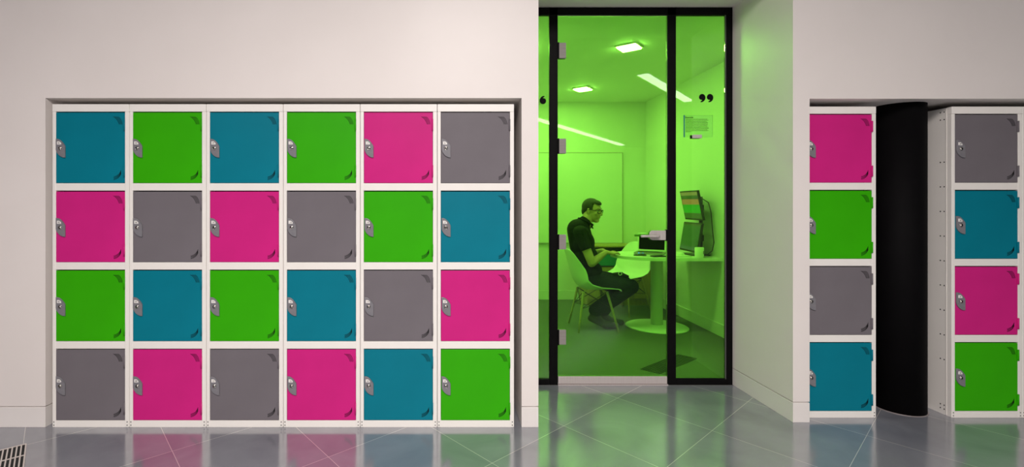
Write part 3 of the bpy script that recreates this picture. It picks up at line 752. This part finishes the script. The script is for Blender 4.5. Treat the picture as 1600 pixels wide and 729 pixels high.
# trunk
def fl(k): return ((1, 0, 0), k)
cap((1.295, 5.0, 0.98), 0.085, (1.33, 5.0, 0.80), 0.088, SKN, T=TM)
ell((1.285, 5.0, 0.960), (0.075, 0.178, 0.062), SKN, T=TM)
cap((1.33, 5.0, 0.80), 0.088, (1.38, 5.0, 0.55), 0.090, SKN, T=TM)
SH = {-1: Vector((1.245, 4.835, 0.965)), 1: Vector((1.275, 5.165, 0.965))}
EL = {-1: Vector((1.345, 4.775, 0.680)), 1: Vector((1.375, 5.235, 0.700))}
WR = {-1: Vector((1.525, 4.930, 0.766)), 1: Vector((1.545, 5.085, 0.770))}
HP = {-1: Vector((1.37, 4.940, 0.505)), 1: Vector((1.37, 5.100, 0.510))}
KN = {-1: Vector((1.785, 4.955, 0.425)), 1: Vector((1.775, 5.150, 0.440))}
AN = {-1: Vector((1.415, 4.975, 0.170)), 1: Vector((1.540, 5.110, 0.140))}
for s_ in (-1, 1):
    cap(SH[s_], 0.052, EL[s_], 0.040, SKN, T=TM)
    mid = EL[s_].lerp(WR[s_], 0.35)
    cap(EL[s_], 0.039, mid, 0.037, SKN, T=TM); cap(mid, 0.037, WR[s_], 0.025, SKN, T=TM)
    cap(HP[s_], 0.078, KN[s_], 0.055, SKN, T=TM)
    mid = KN[s_].lerp(AN[s_], 0.3)
    cap(KN[s_], 0.054, mid, 0.055, SKN, T=TM); cap(mid, 0.053, AN[s_], 0.036, SKN, T=TM)
# hands laid on the table edge, the near one over the far one's fingers
def hand(wr, direc, side, z):
    d = Vector(direc).normalized(); u = Vector((-d.y, d.x, 0))*side    # u points to the thumb side
    up = Vector((0, 0, 1)); P = lambda a, b_, c_: Vector(wr)+d*a+u*b_+up*c_
    pz = z-wr.z
    for b_ in (-0.024, -0.008, 0.008, 0.022): cap(P(0.005, b_*0.7, 0), 0.015, P(0.078, b_*1.25, pz+0.013), 0.0125, SKN, T=TM)
    for b_, L_, r_ in ((-0.031, 0.056, 0.0072), (-0.0105, 0.070, 0.0080), (0.0095, 0.077, 0.0084), (0.029, 0.068, 0.0082)):
        k1 = P(0.078, b_, pz+0.014); k2 = P(0.078+L_*0.45, b_*1.12, pz+0.025); k3 = P(0.078+L_*0.75, b_*1.2, pz+0.017); k4 = P(0.078+L_, b_*1.24, pz+0.0095)
        cap(k1, r_*1.15, k2, r_*1.08, SKN, T=TM, n=12); cap(k2, r_*1.05, k3, r_, SKN, T=TM, n=12); cap(k3, r_, k4, r_*0.88, SKN, T=TM, n=12)
    t1 = P(0.025, 0.026, pz*0.4+0.004); t2 = P(0.056, 0.050, pz+0.013); t3 = P(0.080, 0.060, pz+0.011); t4 = P(0.100, 0.061, pz+0.010)
    cap(t1, 0.0150, t2, 0.0115, SKN, T=TM, n=12); cap(t2, 0.0110, t3, 0.0098, SKN, T=TM, n=12); cap(t3, 0.0098, t4, 0.0085, SKN, T=TM, n=12)
hand(WR[-1], (0.94, 0.22, 0), 1, TZ)
hand(WR[1], (0.95, -0.10, 0), -1, TZ)
body.fused('body', man, voxel=0.0042, smooth=3)
# hair
hr = MB(); h = M['hair']
hr.ell((-0.022, 0, 0.034), (0.094, 0.079, 0.090), h, T=TH)
hr.ell((0.010, 0, 0.076), (0.072, 0.064, 0.036), h, T=TH)
hr.ell((-0.060, 0, -0.010), (0.050, 0.068, 0.060), h, T=TH)
for s_ in (1, -1): hr.ell((0.000, 0.062*s_, 0.030), (0.030, 0.016, 0.040), h, T=TH)
# trim the hair back from the face with the brow plane by fusing only the crown shapes
hob = hr.fused('hair', man, voxel=0.005, smooth=3)
bm = bmesh.new(); bm.from_mesh(hob.data); iT = TH.inverted()
kill = []
for v in bm.verts:
    p = iT @ v.co
    if p.x > 0.034 and p.z < 0.070-0.35*(p.x-0.06): kill.append(v)
    elif p.x > 0.012 and p.z < 0.012: kill.append(v)
    elif p.x > -0.030 and p.z < -0.004: kill.append(v)
    elif p.z < -0.062: kill.append(v)
bmesh.ops.delete(bm, geom=kill, context='VERTS'); bm.to_mesh(hob.data); bm.free()
md = hob.modifiers.new('thick', 'SOLIDIFY'); md.thickness = 0.007; md.offset = -1
# eyes, eyebrows
ey = MB()
for s_ in (1, -1):
    ey.ell((0.072, 0.030*s_, 0.004), (0.010, 0.012, 0.007), M['label'], T=TH, n=12); ey.ell((0.080, 0.030*s_, 0.004), (0.0035, 0.005, 0.005), M['ink'], T=TH, n=12)
ey.build('eyes', man)
eb = MB()
for s_ in (1, -1): eb.cap((0.084, 0.014*s_, 0.030), 0.0032, (0.070, 0.047*s_, 0.031), 0.0025, h, T=TH, n=8)
eb.build('eyebrows', man)
# glasses
gl = MB(); bk = M['blackplastic']
for s_ in (1, -1):
    pts = []
    for k in range(25):
        a = 2*PI*k/24; c_ = math.cos(a); sn = math.sin(a)
        pts.append((0.097-0.012*abs(0.032+0.026*c_)/0.05, s_*(0.032+0.026*math.copysign(abs(c_)**0.7, c_)), 0.003+0.017*math.copysign(abs(sn)**0.7, sn)))
    gl.tube(pts, 0.0030, bk, n=8, T=TH)
    gl.tube([(0.084, s_*0.058, 0.012), (0.076, s_*0.074, 0.013), (0.03, s_*0.080, 0.012), (-0.015, s_*0.083, 0.010), (-0.032, s_*0.080, -0.008)], 0.0030, bk, n=8, T=TH)
gl.tube([(0.098, 0.007, 0.010), (0.101, 0, 0.013), (0.098, -0.007, 0.010)], 0.0028, bk, n=8, T=TH)
tag(gl.build('glasses', man), 'black framed glasses')
# polo shirt
sh = MB(); s0 = M['shirt']
sh.cap((1.275, 5.0, 0.985), 0.115, (1.310, 5.0, 0.83), 0.124, s0, T=TM)
sh.ell((1.282, 5.0, 0.965), (0.090, 0.192, 0.075), s0, T=TM)
sh.ell((1.310, 5.0, 0.860), (0.120, 0.165, 0.130), s0, T=TM)
sh.ell((1.335, 5.0, 0.700), (0.134, 0.160, 0.150), s0, T=TM)
sh.ell((1.372, 5.0, 0.585), (0.135, 0.165, 0.105), s0, T=TM)
sh.cap((1.315, 5.0, 1.03), 0.078, (1.340, 5.0, 1.065), 0.066, s0, T=TM)
for s_ in (-1, 1):
    e_ = SH[s_].lerp(EL[s_], 0.50); sh.cap(SH[s_], 0.062, e_, 0.058, s0, T=TM)
    sh.ell(SH[s_]+Vector((0.01, -0.02*s_, 0.012)), (0.070, 0.066, 0.058), s0, T=TM)
shirt = sh.fused('polo_shirt', man, voxel=0.0055, smooth=5)
bm = bmesh.new(); bm.from_mesh(shirt.data)
for s_ in (-1, 1):                                       # clean sleeve hems
    e_ = TM @ SH[s_].lerp(EL[s_], 0.56); n_ = (EL[s_]-SH[s_]).normalized()
    vv = [v for v in bm.verts if (v.co-e_).dot(n_) > 0 and (v.co-e_).length < 0.10 and v.co.x-e_.x < 0.085 and (v.co.y-e_.y)*s_ > -0.066]
    for v in vv: v.co -= n_*(v.co-e_).dot(n_)
bm.to_mesh(shirt.data); bm.free()
cl = MB()
ring = []
for k in range(28):
    a = 2*PI*k/27*0.93+0.22; ring.append((1.347+0.068*math.cos(a), 5.0+0.066*math.sin(a), 1.068-0.034*math.cos(a)))
cl.tube(ring, 0.0095, s0, n=10, T=TM)
cl.cap((1.398, 4.985, 1.032), 0.010, (1.408, 4.962, 1.002), 0.006, s0, T=TM); cl.cap((1.398, 5.015, 1.032), 0.010, (1.408, 5.038, 1.002), 0.006, s0, T=TM)
cl.build('collar', man)
# trousers
tr = MB(); t0 = M['trouser']
tr.ell((1.385, 5.01, 0.520), (0.125, 0.170, 0.092), t0, T=TM)
for s_ in (-1, 1):
    tr.cap(HP[s_], 0.090, KN[s_]+Vector((-0.02, 0, 0.0)), 0.074, t0, T=TM)
    mid = KN[s_].lerp(AN[s_], 0.45)
    tr.cap(KN[s_], 0.076, mid, 0.078, t0, T=TM); tr.cap(mid, 0.078, KN[s_].lerp(AN[s_], 0.93), 0.070, t0, T=TM)
trs = tr.fused('trousers', man, voxel=0.0065, smooth=5)
# shoes, toes on the floor and heels raised
for s_ in (-1, 1):
    A = AN[s_]; toe = Vector((A.x+(0.225 if s_ < 0 else 0.20), A.y-0.005, 0.034)); ball = Vector((A.x+0.125, A.y, 0.040)); heel = Vector((A.x-0.022, A.y, A.z-0.062))
    so = MB()
    so.cap(heel, 0.033, ball, 0.040, M['shoe'], T=TM); so.cap(ball, 0.040, toe, 0.031, M['shoe'], T=TM); so.cap(A+Vector((0.005, 0, -0.03)), 0.042, ball+Vector((-0.03, 0, 0.012)), 0.036, M['shoe'], T=TM)
    sobj = so.fused('shoe', man, voxel=0.005, smooth=3)
    for v in sobj.data.vertices:
        if v.co.z < 0.003: v.co.z = 0.003
# keys on a strap at his lap
ks = empty('key_strap', (1.660, 4.925, 0.545), label='black strap with a pale ring lying on his thigh', cat='strap')
g = MB(); g.cap((-0.055, 0, 0.010), 0.014, (0.02, 0, 0.014), 0.017, M['blackplastic']); g.cap((0.02, 0, 0.014), 0.014, (0.085, 0, -0.012), 0.009, M['blackplastic']); g.build('strap', ks)
g = MB(); g.tube([(0.016*math.cos(a), -0.019, 0.016+0.016*math.sin(a)) for a in [k*PI/10 for k in range(21)]], 0.0035, M['label'], n=8); tag(g.build('ring', ks), 'pale ring')
